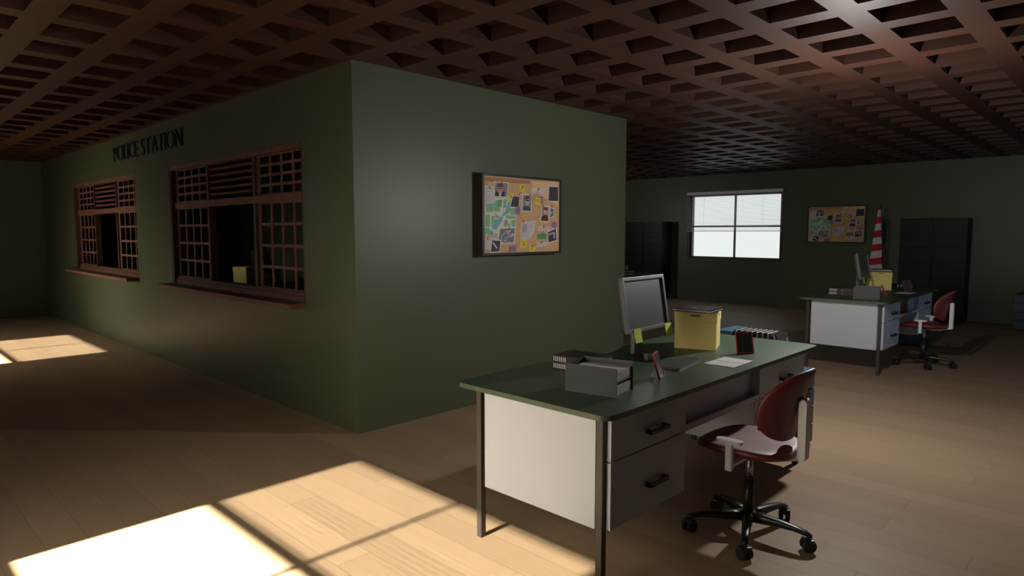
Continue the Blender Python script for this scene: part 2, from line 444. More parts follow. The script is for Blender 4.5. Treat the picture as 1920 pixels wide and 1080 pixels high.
# ------------------------------------------------------------------ evidence board
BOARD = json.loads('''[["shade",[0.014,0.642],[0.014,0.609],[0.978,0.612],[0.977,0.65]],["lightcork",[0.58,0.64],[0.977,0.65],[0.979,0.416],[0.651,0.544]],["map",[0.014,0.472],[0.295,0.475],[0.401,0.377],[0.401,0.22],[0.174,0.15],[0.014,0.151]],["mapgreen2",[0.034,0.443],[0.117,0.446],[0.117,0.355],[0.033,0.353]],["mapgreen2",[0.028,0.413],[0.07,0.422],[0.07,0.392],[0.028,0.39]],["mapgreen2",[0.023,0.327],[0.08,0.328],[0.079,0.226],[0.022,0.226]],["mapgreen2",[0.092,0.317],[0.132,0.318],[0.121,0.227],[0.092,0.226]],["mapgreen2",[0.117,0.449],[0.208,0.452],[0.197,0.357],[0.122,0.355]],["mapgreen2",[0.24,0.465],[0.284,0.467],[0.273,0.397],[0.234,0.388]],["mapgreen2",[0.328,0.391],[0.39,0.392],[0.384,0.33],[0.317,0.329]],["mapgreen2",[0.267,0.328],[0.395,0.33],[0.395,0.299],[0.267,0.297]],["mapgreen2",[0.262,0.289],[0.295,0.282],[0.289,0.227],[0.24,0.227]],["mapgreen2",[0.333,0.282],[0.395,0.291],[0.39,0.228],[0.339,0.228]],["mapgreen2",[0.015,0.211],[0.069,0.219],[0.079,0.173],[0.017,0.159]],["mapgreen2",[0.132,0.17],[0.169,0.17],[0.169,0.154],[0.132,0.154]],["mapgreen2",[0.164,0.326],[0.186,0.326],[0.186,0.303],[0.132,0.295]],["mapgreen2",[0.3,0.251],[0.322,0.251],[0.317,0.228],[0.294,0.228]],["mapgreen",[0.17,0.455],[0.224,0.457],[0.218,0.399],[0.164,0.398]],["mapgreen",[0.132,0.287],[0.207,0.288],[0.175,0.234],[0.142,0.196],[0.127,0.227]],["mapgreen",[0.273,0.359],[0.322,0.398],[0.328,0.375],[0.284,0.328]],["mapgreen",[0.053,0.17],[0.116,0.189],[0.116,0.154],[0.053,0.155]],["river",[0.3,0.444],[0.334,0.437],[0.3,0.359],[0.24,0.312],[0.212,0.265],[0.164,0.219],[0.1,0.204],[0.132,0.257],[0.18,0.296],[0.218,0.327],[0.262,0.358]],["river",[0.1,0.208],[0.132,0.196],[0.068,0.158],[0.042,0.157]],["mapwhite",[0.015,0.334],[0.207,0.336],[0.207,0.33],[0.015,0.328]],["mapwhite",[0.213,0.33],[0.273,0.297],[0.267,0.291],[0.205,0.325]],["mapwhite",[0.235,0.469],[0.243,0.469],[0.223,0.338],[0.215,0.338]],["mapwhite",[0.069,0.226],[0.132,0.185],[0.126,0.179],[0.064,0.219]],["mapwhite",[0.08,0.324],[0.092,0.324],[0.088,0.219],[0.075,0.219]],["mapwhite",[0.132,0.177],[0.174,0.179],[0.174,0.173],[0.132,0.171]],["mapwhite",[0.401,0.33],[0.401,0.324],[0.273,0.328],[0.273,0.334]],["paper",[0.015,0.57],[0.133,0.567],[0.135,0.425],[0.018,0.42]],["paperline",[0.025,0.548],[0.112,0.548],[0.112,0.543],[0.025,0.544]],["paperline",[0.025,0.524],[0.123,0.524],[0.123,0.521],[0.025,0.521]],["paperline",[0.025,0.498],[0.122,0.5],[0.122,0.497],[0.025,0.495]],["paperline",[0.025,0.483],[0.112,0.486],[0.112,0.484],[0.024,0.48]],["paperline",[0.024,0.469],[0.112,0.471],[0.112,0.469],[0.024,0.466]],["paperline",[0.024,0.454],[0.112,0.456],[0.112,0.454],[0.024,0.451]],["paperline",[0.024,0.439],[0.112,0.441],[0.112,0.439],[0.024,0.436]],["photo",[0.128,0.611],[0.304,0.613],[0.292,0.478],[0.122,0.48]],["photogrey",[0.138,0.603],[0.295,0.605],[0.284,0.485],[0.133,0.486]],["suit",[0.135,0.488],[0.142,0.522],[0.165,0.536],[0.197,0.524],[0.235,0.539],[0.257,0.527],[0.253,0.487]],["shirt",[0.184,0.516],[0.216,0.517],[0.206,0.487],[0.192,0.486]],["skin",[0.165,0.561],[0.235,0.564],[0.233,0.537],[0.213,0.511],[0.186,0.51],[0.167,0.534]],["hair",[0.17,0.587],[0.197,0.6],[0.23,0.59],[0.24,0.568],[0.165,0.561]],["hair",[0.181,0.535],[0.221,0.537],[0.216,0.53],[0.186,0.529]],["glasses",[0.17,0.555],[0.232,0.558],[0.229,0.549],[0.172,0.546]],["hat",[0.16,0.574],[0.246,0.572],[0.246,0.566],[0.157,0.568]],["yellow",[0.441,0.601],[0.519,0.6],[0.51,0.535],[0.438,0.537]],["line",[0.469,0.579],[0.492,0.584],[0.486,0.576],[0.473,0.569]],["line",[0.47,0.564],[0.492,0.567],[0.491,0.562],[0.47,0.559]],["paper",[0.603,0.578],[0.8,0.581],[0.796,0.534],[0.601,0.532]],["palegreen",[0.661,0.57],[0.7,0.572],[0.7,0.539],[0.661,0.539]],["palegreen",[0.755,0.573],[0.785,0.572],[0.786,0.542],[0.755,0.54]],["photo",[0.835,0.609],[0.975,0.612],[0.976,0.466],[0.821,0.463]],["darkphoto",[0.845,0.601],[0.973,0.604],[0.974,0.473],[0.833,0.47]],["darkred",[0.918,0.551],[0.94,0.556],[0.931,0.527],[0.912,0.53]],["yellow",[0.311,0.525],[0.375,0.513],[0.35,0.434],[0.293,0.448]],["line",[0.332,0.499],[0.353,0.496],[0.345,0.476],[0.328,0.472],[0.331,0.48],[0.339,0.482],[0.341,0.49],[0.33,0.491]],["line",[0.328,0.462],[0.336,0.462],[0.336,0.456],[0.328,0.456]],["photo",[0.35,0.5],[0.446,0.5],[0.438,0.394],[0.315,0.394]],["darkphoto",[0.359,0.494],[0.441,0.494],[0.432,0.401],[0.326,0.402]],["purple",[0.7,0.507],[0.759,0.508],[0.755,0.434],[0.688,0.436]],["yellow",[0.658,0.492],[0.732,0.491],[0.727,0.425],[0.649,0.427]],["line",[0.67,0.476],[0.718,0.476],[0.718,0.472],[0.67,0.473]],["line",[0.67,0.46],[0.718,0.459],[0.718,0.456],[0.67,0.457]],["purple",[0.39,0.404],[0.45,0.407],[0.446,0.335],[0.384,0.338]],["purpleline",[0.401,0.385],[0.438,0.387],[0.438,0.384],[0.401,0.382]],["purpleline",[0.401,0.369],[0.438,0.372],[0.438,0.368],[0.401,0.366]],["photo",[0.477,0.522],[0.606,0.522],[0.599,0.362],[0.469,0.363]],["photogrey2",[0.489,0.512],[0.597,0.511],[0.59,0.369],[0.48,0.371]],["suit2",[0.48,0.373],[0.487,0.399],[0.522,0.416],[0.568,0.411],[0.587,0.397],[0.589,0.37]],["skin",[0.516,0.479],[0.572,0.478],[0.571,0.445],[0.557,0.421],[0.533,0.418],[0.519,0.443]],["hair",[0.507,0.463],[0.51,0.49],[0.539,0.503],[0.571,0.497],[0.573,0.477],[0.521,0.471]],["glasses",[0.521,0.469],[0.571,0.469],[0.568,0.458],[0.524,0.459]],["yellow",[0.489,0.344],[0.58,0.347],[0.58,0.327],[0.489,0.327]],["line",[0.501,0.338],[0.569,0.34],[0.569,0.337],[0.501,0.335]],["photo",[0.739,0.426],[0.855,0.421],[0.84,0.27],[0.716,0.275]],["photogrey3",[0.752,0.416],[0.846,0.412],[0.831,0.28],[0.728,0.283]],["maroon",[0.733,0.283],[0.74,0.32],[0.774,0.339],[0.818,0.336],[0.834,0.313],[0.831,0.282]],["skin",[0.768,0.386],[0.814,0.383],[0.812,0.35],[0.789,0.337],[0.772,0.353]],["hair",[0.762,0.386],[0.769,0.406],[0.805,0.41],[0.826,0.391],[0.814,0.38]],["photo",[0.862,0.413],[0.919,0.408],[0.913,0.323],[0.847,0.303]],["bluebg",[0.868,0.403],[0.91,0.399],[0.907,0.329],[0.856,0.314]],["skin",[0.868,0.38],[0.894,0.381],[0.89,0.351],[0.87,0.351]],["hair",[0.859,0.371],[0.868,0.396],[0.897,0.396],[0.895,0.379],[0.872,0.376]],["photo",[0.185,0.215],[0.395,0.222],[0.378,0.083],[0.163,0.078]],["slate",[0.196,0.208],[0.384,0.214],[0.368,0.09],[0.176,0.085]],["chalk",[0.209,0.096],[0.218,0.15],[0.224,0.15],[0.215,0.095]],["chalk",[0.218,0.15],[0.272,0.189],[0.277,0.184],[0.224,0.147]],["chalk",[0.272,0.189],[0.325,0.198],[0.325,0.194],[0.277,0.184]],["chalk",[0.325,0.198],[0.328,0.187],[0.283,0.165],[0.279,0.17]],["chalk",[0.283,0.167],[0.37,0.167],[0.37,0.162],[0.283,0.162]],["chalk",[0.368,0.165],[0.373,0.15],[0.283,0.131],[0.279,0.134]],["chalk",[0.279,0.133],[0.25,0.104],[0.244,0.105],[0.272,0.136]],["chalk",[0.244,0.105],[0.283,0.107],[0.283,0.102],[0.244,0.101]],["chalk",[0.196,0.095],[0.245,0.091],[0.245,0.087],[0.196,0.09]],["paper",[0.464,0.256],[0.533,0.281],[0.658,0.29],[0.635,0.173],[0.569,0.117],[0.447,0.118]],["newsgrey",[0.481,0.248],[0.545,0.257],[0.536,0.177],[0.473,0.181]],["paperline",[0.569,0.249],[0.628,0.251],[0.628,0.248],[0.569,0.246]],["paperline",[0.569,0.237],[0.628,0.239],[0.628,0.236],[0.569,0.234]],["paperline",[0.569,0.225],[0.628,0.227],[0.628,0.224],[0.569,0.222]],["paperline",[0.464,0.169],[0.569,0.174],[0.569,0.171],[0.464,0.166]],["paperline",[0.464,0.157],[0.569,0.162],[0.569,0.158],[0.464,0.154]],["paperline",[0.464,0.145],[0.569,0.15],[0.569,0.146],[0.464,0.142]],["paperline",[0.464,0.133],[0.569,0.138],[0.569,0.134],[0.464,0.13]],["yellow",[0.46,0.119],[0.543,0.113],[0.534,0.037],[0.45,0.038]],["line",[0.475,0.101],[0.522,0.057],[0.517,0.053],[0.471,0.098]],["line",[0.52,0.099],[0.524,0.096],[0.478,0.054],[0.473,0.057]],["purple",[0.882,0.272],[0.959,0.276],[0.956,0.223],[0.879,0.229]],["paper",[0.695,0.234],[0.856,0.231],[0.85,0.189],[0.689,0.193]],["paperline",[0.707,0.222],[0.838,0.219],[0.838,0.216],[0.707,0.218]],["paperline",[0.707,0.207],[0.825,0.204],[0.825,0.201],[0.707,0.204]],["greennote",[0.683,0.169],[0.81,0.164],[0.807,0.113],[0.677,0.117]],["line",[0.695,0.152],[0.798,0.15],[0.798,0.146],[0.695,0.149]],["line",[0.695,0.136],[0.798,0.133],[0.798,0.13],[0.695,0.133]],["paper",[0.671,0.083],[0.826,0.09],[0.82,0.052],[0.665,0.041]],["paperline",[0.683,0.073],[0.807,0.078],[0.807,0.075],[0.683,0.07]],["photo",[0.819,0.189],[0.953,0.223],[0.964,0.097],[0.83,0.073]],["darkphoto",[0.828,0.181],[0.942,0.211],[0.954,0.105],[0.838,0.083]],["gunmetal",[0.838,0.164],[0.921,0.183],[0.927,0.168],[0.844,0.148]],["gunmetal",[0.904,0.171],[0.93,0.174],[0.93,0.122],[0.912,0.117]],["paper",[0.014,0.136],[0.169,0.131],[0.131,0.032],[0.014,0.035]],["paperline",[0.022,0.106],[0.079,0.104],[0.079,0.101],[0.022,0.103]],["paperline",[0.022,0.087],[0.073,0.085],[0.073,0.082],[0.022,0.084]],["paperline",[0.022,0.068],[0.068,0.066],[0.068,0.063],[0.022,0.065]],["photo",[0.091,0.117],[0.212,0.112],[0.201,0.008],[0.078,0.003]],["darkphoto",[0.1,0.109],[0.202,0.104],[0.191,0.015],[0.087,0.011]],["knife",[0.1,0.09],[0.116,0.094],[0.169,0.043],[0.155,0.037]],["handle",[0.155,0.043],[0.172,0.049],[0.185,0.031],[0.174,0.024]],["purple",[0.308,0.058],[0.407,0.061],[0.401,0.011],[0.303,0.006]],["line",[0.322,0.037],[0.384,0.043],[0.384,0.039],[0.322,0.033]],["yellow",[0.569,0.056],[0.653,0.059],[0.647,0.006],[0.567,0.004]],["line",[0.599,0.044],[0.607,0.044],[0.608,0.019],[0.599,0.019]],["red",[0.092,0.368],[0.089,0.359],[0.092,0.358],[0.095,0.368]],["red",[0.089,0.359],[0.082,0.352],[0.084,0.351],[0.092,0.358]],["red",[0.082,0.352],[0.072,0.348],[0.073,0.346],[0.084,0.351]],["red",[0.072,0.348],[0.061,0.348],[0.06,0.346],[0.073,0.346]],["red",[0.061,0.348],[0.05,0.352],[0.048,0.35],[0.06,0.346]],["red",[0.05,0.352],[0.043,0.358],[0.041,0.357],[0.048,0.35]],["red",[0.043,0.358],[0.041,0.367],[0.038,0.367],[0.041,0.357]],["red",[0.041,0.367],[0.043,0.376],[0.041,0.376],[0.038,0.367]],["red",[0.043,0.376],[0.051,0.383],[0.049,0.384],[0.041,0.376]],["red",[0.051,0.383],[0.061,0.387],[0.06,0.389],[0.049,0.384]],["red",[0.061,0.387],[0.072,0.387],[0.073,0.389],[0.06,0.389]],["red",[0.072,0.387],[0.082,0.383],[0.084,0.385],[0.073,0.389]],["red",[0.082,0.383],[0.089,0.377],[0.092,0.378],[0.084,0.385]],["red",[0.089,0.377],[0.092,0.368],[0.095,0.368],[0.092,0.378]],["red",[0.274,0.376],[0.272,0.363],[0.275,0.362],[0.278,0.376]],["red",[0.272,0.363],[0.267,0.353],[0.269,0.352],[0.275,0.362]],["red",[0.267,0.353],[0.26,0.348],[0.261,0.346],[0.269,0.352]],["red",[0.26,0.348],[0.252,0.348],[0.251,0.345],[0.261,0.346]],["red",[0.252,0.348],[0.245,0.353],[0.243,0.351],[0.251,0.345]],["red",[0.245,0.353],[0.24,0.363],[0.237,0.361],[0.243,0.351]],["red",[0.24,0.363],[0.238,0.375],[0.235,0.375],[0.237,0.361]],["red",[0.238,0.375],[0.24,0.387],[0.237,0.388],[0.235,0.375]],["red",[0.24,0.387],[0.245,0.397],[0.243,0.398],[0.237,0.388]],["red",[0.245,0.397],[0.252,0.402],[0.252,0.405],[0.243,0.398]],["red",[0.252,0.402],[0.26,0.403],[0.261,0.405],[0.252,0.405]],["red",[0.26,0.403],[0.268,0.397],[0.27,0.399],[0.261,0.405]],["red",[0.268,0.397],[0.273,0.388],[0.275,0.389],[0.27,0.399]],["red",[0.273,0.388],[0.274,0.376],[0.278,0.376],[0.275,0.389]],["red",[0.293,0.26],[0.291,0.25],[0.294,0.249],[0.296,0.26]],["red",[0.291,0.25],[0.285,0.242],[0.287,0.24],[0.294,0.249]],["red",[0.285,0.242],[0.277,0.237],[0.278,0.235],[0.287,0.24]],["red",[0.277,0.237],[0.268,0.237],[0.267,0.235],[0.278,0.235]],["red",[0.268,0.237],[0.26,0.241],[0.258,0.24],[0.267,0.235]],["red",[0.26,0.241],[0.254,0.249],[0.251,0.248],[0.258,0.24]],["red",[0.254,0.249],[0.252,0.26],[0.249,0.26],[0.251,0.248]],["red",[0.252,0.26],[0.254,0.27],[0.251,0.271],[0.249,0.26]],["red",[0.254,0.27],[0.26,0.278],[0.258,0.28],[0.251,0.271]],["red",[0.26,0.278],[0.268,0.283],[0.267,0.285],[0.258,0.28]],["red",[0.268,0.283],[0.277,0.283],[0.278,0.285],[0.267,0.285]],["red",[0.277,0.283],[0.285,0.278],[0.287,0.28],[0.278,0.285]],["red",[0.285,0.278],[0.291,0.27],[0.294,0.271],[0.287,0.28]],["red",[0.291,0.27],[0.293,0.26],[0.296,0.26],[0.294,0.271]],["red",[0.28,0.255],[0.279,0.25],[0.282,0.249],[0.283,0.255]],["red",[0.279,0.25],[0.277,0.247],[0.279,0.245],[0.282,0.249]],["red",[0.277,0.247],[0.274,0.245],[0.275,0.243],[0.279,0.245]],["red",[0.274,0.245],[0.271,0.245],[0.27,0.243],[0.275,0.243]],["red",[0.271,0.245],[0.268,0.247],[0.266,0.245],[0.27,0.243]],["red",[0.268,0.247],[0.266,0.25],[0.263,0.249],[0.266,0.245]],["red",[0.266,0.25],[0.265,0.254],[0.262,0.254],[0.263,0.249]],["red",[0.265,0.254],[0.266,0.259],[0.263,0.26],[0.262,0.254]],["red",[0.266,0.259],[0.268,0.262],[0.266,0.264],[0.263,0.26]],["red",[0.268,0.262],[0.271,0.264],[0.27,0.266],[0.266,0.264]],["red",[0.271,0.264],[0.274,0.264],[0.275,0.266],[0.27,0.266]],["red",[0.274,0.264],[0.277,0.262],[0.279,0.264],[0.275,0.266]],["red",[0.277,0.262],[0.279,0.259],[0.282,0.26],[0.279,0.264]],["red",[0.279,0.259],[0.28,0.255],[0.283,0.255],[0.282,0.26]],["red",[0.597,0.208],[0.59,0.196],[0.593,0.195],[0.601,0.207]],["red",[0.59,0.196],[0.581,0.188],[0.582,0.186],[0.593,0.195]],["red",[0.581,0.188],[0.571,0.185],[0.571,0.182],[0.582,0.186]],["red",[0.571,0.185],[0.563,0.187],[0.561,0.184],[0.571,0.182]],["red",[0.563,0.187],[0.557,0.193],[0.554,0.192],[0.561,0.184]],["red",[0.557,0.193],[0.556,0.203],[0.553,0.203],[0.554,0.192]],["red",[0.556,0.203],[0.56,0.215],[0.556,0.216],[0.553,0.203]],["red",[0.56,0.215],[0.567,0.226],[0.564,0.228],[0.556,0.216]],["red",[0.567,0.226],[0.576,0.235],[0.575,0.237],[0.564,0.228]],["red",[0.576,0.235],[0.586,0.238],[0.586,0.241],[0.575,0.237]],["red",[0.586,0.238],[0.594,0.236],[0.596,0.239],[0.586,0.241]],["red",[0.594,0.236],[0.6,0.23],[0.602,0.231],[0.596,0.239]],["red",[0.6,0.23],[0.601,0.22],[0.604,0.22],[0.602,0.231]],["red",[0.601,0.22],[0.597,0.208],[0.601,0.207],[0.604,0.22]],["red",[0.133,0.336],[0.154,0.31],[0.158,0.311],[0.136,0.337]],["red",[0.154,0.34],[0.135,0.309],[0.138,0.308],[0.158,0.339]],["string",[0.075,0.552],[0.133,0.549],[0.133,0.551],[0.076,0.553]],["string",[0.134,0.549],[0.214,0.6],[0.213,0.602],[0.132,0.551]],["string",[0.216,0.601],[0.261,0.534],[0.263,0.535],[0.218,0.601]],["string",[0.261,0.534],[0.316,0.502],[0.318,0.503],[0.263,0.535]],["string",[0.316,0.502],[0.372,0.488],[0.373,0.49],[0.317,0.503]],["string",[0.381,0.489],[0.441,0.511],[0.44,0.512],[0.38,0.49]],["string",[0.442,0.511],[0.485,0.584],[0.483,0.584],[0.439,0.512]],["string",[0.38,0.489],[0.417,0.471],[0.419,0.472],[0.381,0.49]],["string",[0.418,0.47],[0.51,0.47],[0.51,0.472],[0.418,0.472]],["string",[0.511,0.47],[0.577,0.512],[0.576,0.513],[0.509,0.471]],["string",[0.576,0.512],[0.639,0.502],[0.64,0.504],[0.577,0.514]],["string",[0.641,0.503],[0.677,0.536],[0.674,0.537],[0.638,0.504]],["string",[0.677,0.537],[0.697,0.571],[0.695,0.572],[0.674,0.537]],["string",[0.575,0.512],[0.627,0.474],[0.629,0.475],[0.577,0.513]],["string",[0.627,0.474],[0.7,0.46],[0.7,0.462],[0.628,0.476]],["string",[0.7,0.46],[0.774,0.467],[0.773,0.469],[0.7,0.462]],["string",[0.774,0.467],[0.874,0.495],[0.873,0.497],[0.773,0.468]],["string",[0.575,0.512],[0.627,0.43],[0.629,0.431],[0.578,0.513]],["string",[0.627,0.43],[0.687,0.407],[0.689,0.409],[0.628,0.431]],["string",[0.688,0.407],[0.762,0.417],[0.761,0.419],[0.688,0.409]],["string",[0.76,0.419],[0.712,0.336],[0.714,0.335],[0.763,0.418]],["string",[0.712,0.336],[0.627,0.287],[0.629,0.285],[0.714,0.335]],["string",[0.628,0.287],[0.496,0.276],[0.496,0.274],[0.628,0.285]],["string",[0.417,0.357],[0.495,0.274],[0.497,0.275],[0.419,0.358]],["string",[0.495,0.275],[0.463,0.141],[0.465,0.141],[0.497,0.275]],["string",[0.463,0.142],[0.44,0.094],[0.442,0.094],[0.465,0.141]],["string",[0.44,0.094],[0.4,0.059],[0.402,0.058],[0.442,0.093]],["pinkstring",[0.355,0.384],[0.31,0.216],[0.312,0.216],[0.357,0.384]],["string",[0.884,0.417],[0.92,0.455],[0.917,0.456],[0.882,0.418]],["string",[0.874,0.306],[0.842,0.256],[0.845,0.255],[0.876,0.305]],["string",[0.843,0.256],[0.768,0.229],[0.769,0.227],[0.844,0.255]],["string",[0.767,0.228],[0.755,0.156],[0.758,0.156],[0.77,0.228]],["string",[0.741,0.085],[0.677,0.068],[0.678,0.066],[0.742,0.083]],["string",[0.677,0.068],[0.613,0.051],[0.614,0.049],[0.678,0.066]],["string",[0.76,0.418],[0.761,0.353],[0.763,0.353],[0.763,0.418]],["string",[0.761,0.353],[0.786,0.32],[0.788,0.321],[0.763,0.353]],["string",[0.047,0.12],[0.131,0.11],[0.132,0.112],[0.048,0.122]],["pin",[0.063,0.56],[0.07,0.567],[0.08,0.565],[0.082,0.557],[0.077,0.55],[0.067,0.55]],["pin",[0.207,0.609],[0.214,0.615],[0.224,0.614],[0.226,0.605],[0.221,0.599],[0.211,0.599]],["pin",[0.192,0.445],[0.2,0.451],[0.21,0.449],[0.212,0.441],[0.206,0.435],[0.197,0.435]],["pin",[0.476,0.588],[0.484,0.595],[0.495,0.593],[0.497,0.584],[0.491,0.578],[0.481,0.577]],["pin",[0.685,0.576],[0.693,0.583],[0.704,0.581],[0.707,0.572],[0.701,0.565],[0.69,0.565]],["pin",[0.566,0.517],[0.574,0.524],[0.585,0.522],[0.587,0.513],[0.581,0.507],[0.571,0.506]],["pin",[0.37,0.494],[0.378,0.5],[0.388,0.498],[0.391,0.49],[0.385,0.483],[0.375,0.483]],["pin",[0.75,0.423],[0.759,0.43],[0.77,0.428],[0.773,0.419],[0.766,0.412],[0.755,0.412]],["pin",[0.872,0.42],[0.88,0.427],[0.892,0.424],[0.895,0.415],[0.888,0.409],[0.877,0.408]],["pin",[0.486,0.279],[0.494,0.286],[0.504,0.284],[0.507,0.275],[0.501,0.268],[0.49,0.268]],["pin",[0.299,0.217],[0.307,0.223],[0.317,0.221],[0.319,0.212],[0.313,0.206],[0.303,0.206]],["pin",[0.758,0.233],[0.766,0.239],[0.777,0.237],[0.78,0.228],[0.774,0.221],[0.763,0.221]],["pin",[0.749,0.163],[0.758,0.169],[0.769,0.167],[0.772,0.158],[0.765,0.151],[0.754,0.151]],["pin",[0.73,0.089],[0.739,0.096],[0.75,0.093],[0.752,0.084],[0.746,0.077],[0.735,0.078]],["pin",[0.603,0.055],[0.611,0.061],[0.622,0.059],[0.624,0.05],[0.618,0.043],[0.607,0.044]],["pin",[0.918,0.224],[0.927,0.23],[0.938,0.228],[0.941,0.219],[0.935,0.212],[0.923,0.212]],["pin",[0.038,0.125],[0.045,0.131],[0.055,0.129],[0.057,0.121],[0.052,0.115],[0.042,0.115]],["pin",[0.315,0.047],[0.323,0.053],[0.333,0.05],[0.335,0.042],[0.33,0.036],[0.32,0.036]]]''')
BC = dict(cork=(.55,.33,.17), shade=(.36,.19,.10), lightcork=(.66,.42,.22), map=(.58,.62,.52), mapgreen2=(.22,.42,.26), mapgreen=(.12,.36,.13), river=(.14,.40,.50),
 mapwhite=(.66,.66,.58), paper=(.55,.52,.53), paperline=(.30,.28,.31), photo=(.68,.66,.63), photogrey=(.22,.21,.26), photogrey2=(.17,.22,.27), photogrey3=(.24,.27,.25),
 suit=(.035,.03,.045), suit2=(.05,.07,.11), shirt=(.6,.56,.52), skin=(.60,.33,.22), hair=(.13,.035,.03), glasses=(.01,.01,.02), hat=(.20,.06,.05), yellow=(.62,.53,.05),
 line=(.10,.07,.03), palegreen=(.42,.5,.38), darkphoto=(.045,.035,.055), darkred=(.16,.02,.03), purple=(.26,.15,.34), purpleline=(.14,.07,.2), maroon=(.10,.02,.02),
 bluebg=(.10,.14,.30), slate=(.17,.16,.19), chalk=(.55,.55,.56), newsgrey=(.32,.32,.34), greennote=(.08,.30,.11), gunmetal=(.35,.37,.42), knife=(.55,.56,.6),
 handle=(.25,.11,.06), red=(.48,.05,.05), string=(.30,.03,.03), pinkstring=(.6,.25,.22), pin=(.55,.02,.03))
for k, c in BC.items(): M['b_'+k] = mat('board_'+k, c, .7)
def evidence_board(label):
    t = thing('evidence_board', label, 'notice board', (0, 0, 0), 0, 'evidence boards on the walls')
    g = G(); W, Hh, fr, d = .99, .655, .020, .088
    for b in ((-fr, 0, -fr, W+fr, d, 0), (-fr, 0, Hh, W+fr, d, Hh+fr), (-fr, 0, 0, 0, d, Hh), (W, 0, 0, W+fr, d, Hh)):
        g.box(b[0], -b[4], b[2], b[3], -.0005, b[5], 'board_frame', .002)
    g.obj('frame', t)
    g = G(); g.box(0, -.075, 0, W, -.0005, Hh, 'b_cork'); g.obj('cork_panel', t)
    bm = bmesh.new(); gg = G(); z = -.0752
    for e in BOARD:
        z -= .00001
        k = gg.mi('b_'+e[0]); pts = [(min(max(p[0], .001), W-.001), min(max(p[1], .001), Hh-.001)) for p in e[1:]]
        vs = [gg.bm.verts.new((p[0], z, p[1])) for p in pts]
        try: f = gg.bm.faces.new(vs); f.material_index = k
        except ValueError: pass
    gg.obj('pinned_print', t)
    return t
b1 = evidence_board('framed evidence board of photos, notes and a map on the near green wall')
b1.location = (0, 1.205, 1.308); b1.rotation_euler = (0, 0, PI/2)
b2 = dup(b1); b2.location = (-.600, DB, 1.305); b2.rotation_euler = (0, 0, 0)
b2['label'] = 'smaller looking evidence board on the back wall between bright window and flag'

# ------------------------------------------------------------------ desk (authored where the near desk stands)
DX0, DX1, DY0, DY1, DT = 1.750, 2.647, -.577, 1.702, .774
def desk(label):
    t = thing('office_desk', label, 'desk', (DX0, DY0, 0), 0, 'green topped steel desks')
    W, L = DX1-DX0, DY1-DY0
    g = G(); g.prism(rrect(0, 0, W, L, .055, 8), DT-.0225, DT, 'desk_top', .003); g.obj('desktop', t)
    a, lw = .0738, .031; zt = DT-.0228
    for x in (a, W-a-lw):
        for y in (a, L-a-lw):
            g = G(); g.box(x, y, 0, x+lw, y+lw, zt, 'desk_leg', .002); g.obj('leg', t)
    px0, px1 = .125, W-a-lw-.004
    for y in (a+.006, L-a-.016):
        g = G(); g.box(px0, y, .263, px1-.005, y+.010, zt, 'desk_paint', .002); g.obj('end_panel', t)
    fx = W-.052
    for k, (ya, yb) in enumerate(((.092, .703), (1.517, L-.092))):
        g = G()
        g.box(px0, ya, .262, fx-.022, yb, zt, 'desk_paint', .003)
        ped = g.obj('pedestal', t)
        lo = ya+.010 if k == 0 else ya+.002; hi = yb-.002 if k == 0 else yb-.010
        for z0, z1, zh in ((.266, .550, .392), (.556, zt-.004, .628)):
            g = G(); g.box(fx-.0215, lo, z0, fx, hi, z1, 'desk_paint', .003); dr = g.obj('drawer', t)
            yc = .434 if k == 0 else 1.862
            g = G(); hw = .074
            for sy in (-1, 1):
                g.box(fx+.0005, yc+sy*hw-(.014 if sy > 0 else 0), zh-.010, fx+.030, yc+sy*hw+(.014 if sy < 0 else 0), zh+.010, 'black_metal', .002)
            g.box(fx+.022, yc-hw, zh-.010, fx+.033, yc+hw, zh+.010, 'black_metal', .003)
            g.obj('handle', dr)
    # open shelf over the knee hole
    g = G(); g.box(.30, .704, .556, fx-.012, 1.516, .574, 'desk_paint', .002); g.box(fx-.0118, .704, .550, fx-.002, 1.516, .582, 'desk_paint', .002)
    g.box(fx-.062, .704, .575, fx-.050, 1.516, zt, 'desk_paint'); g.obj('knee_shelf', t)
    return t

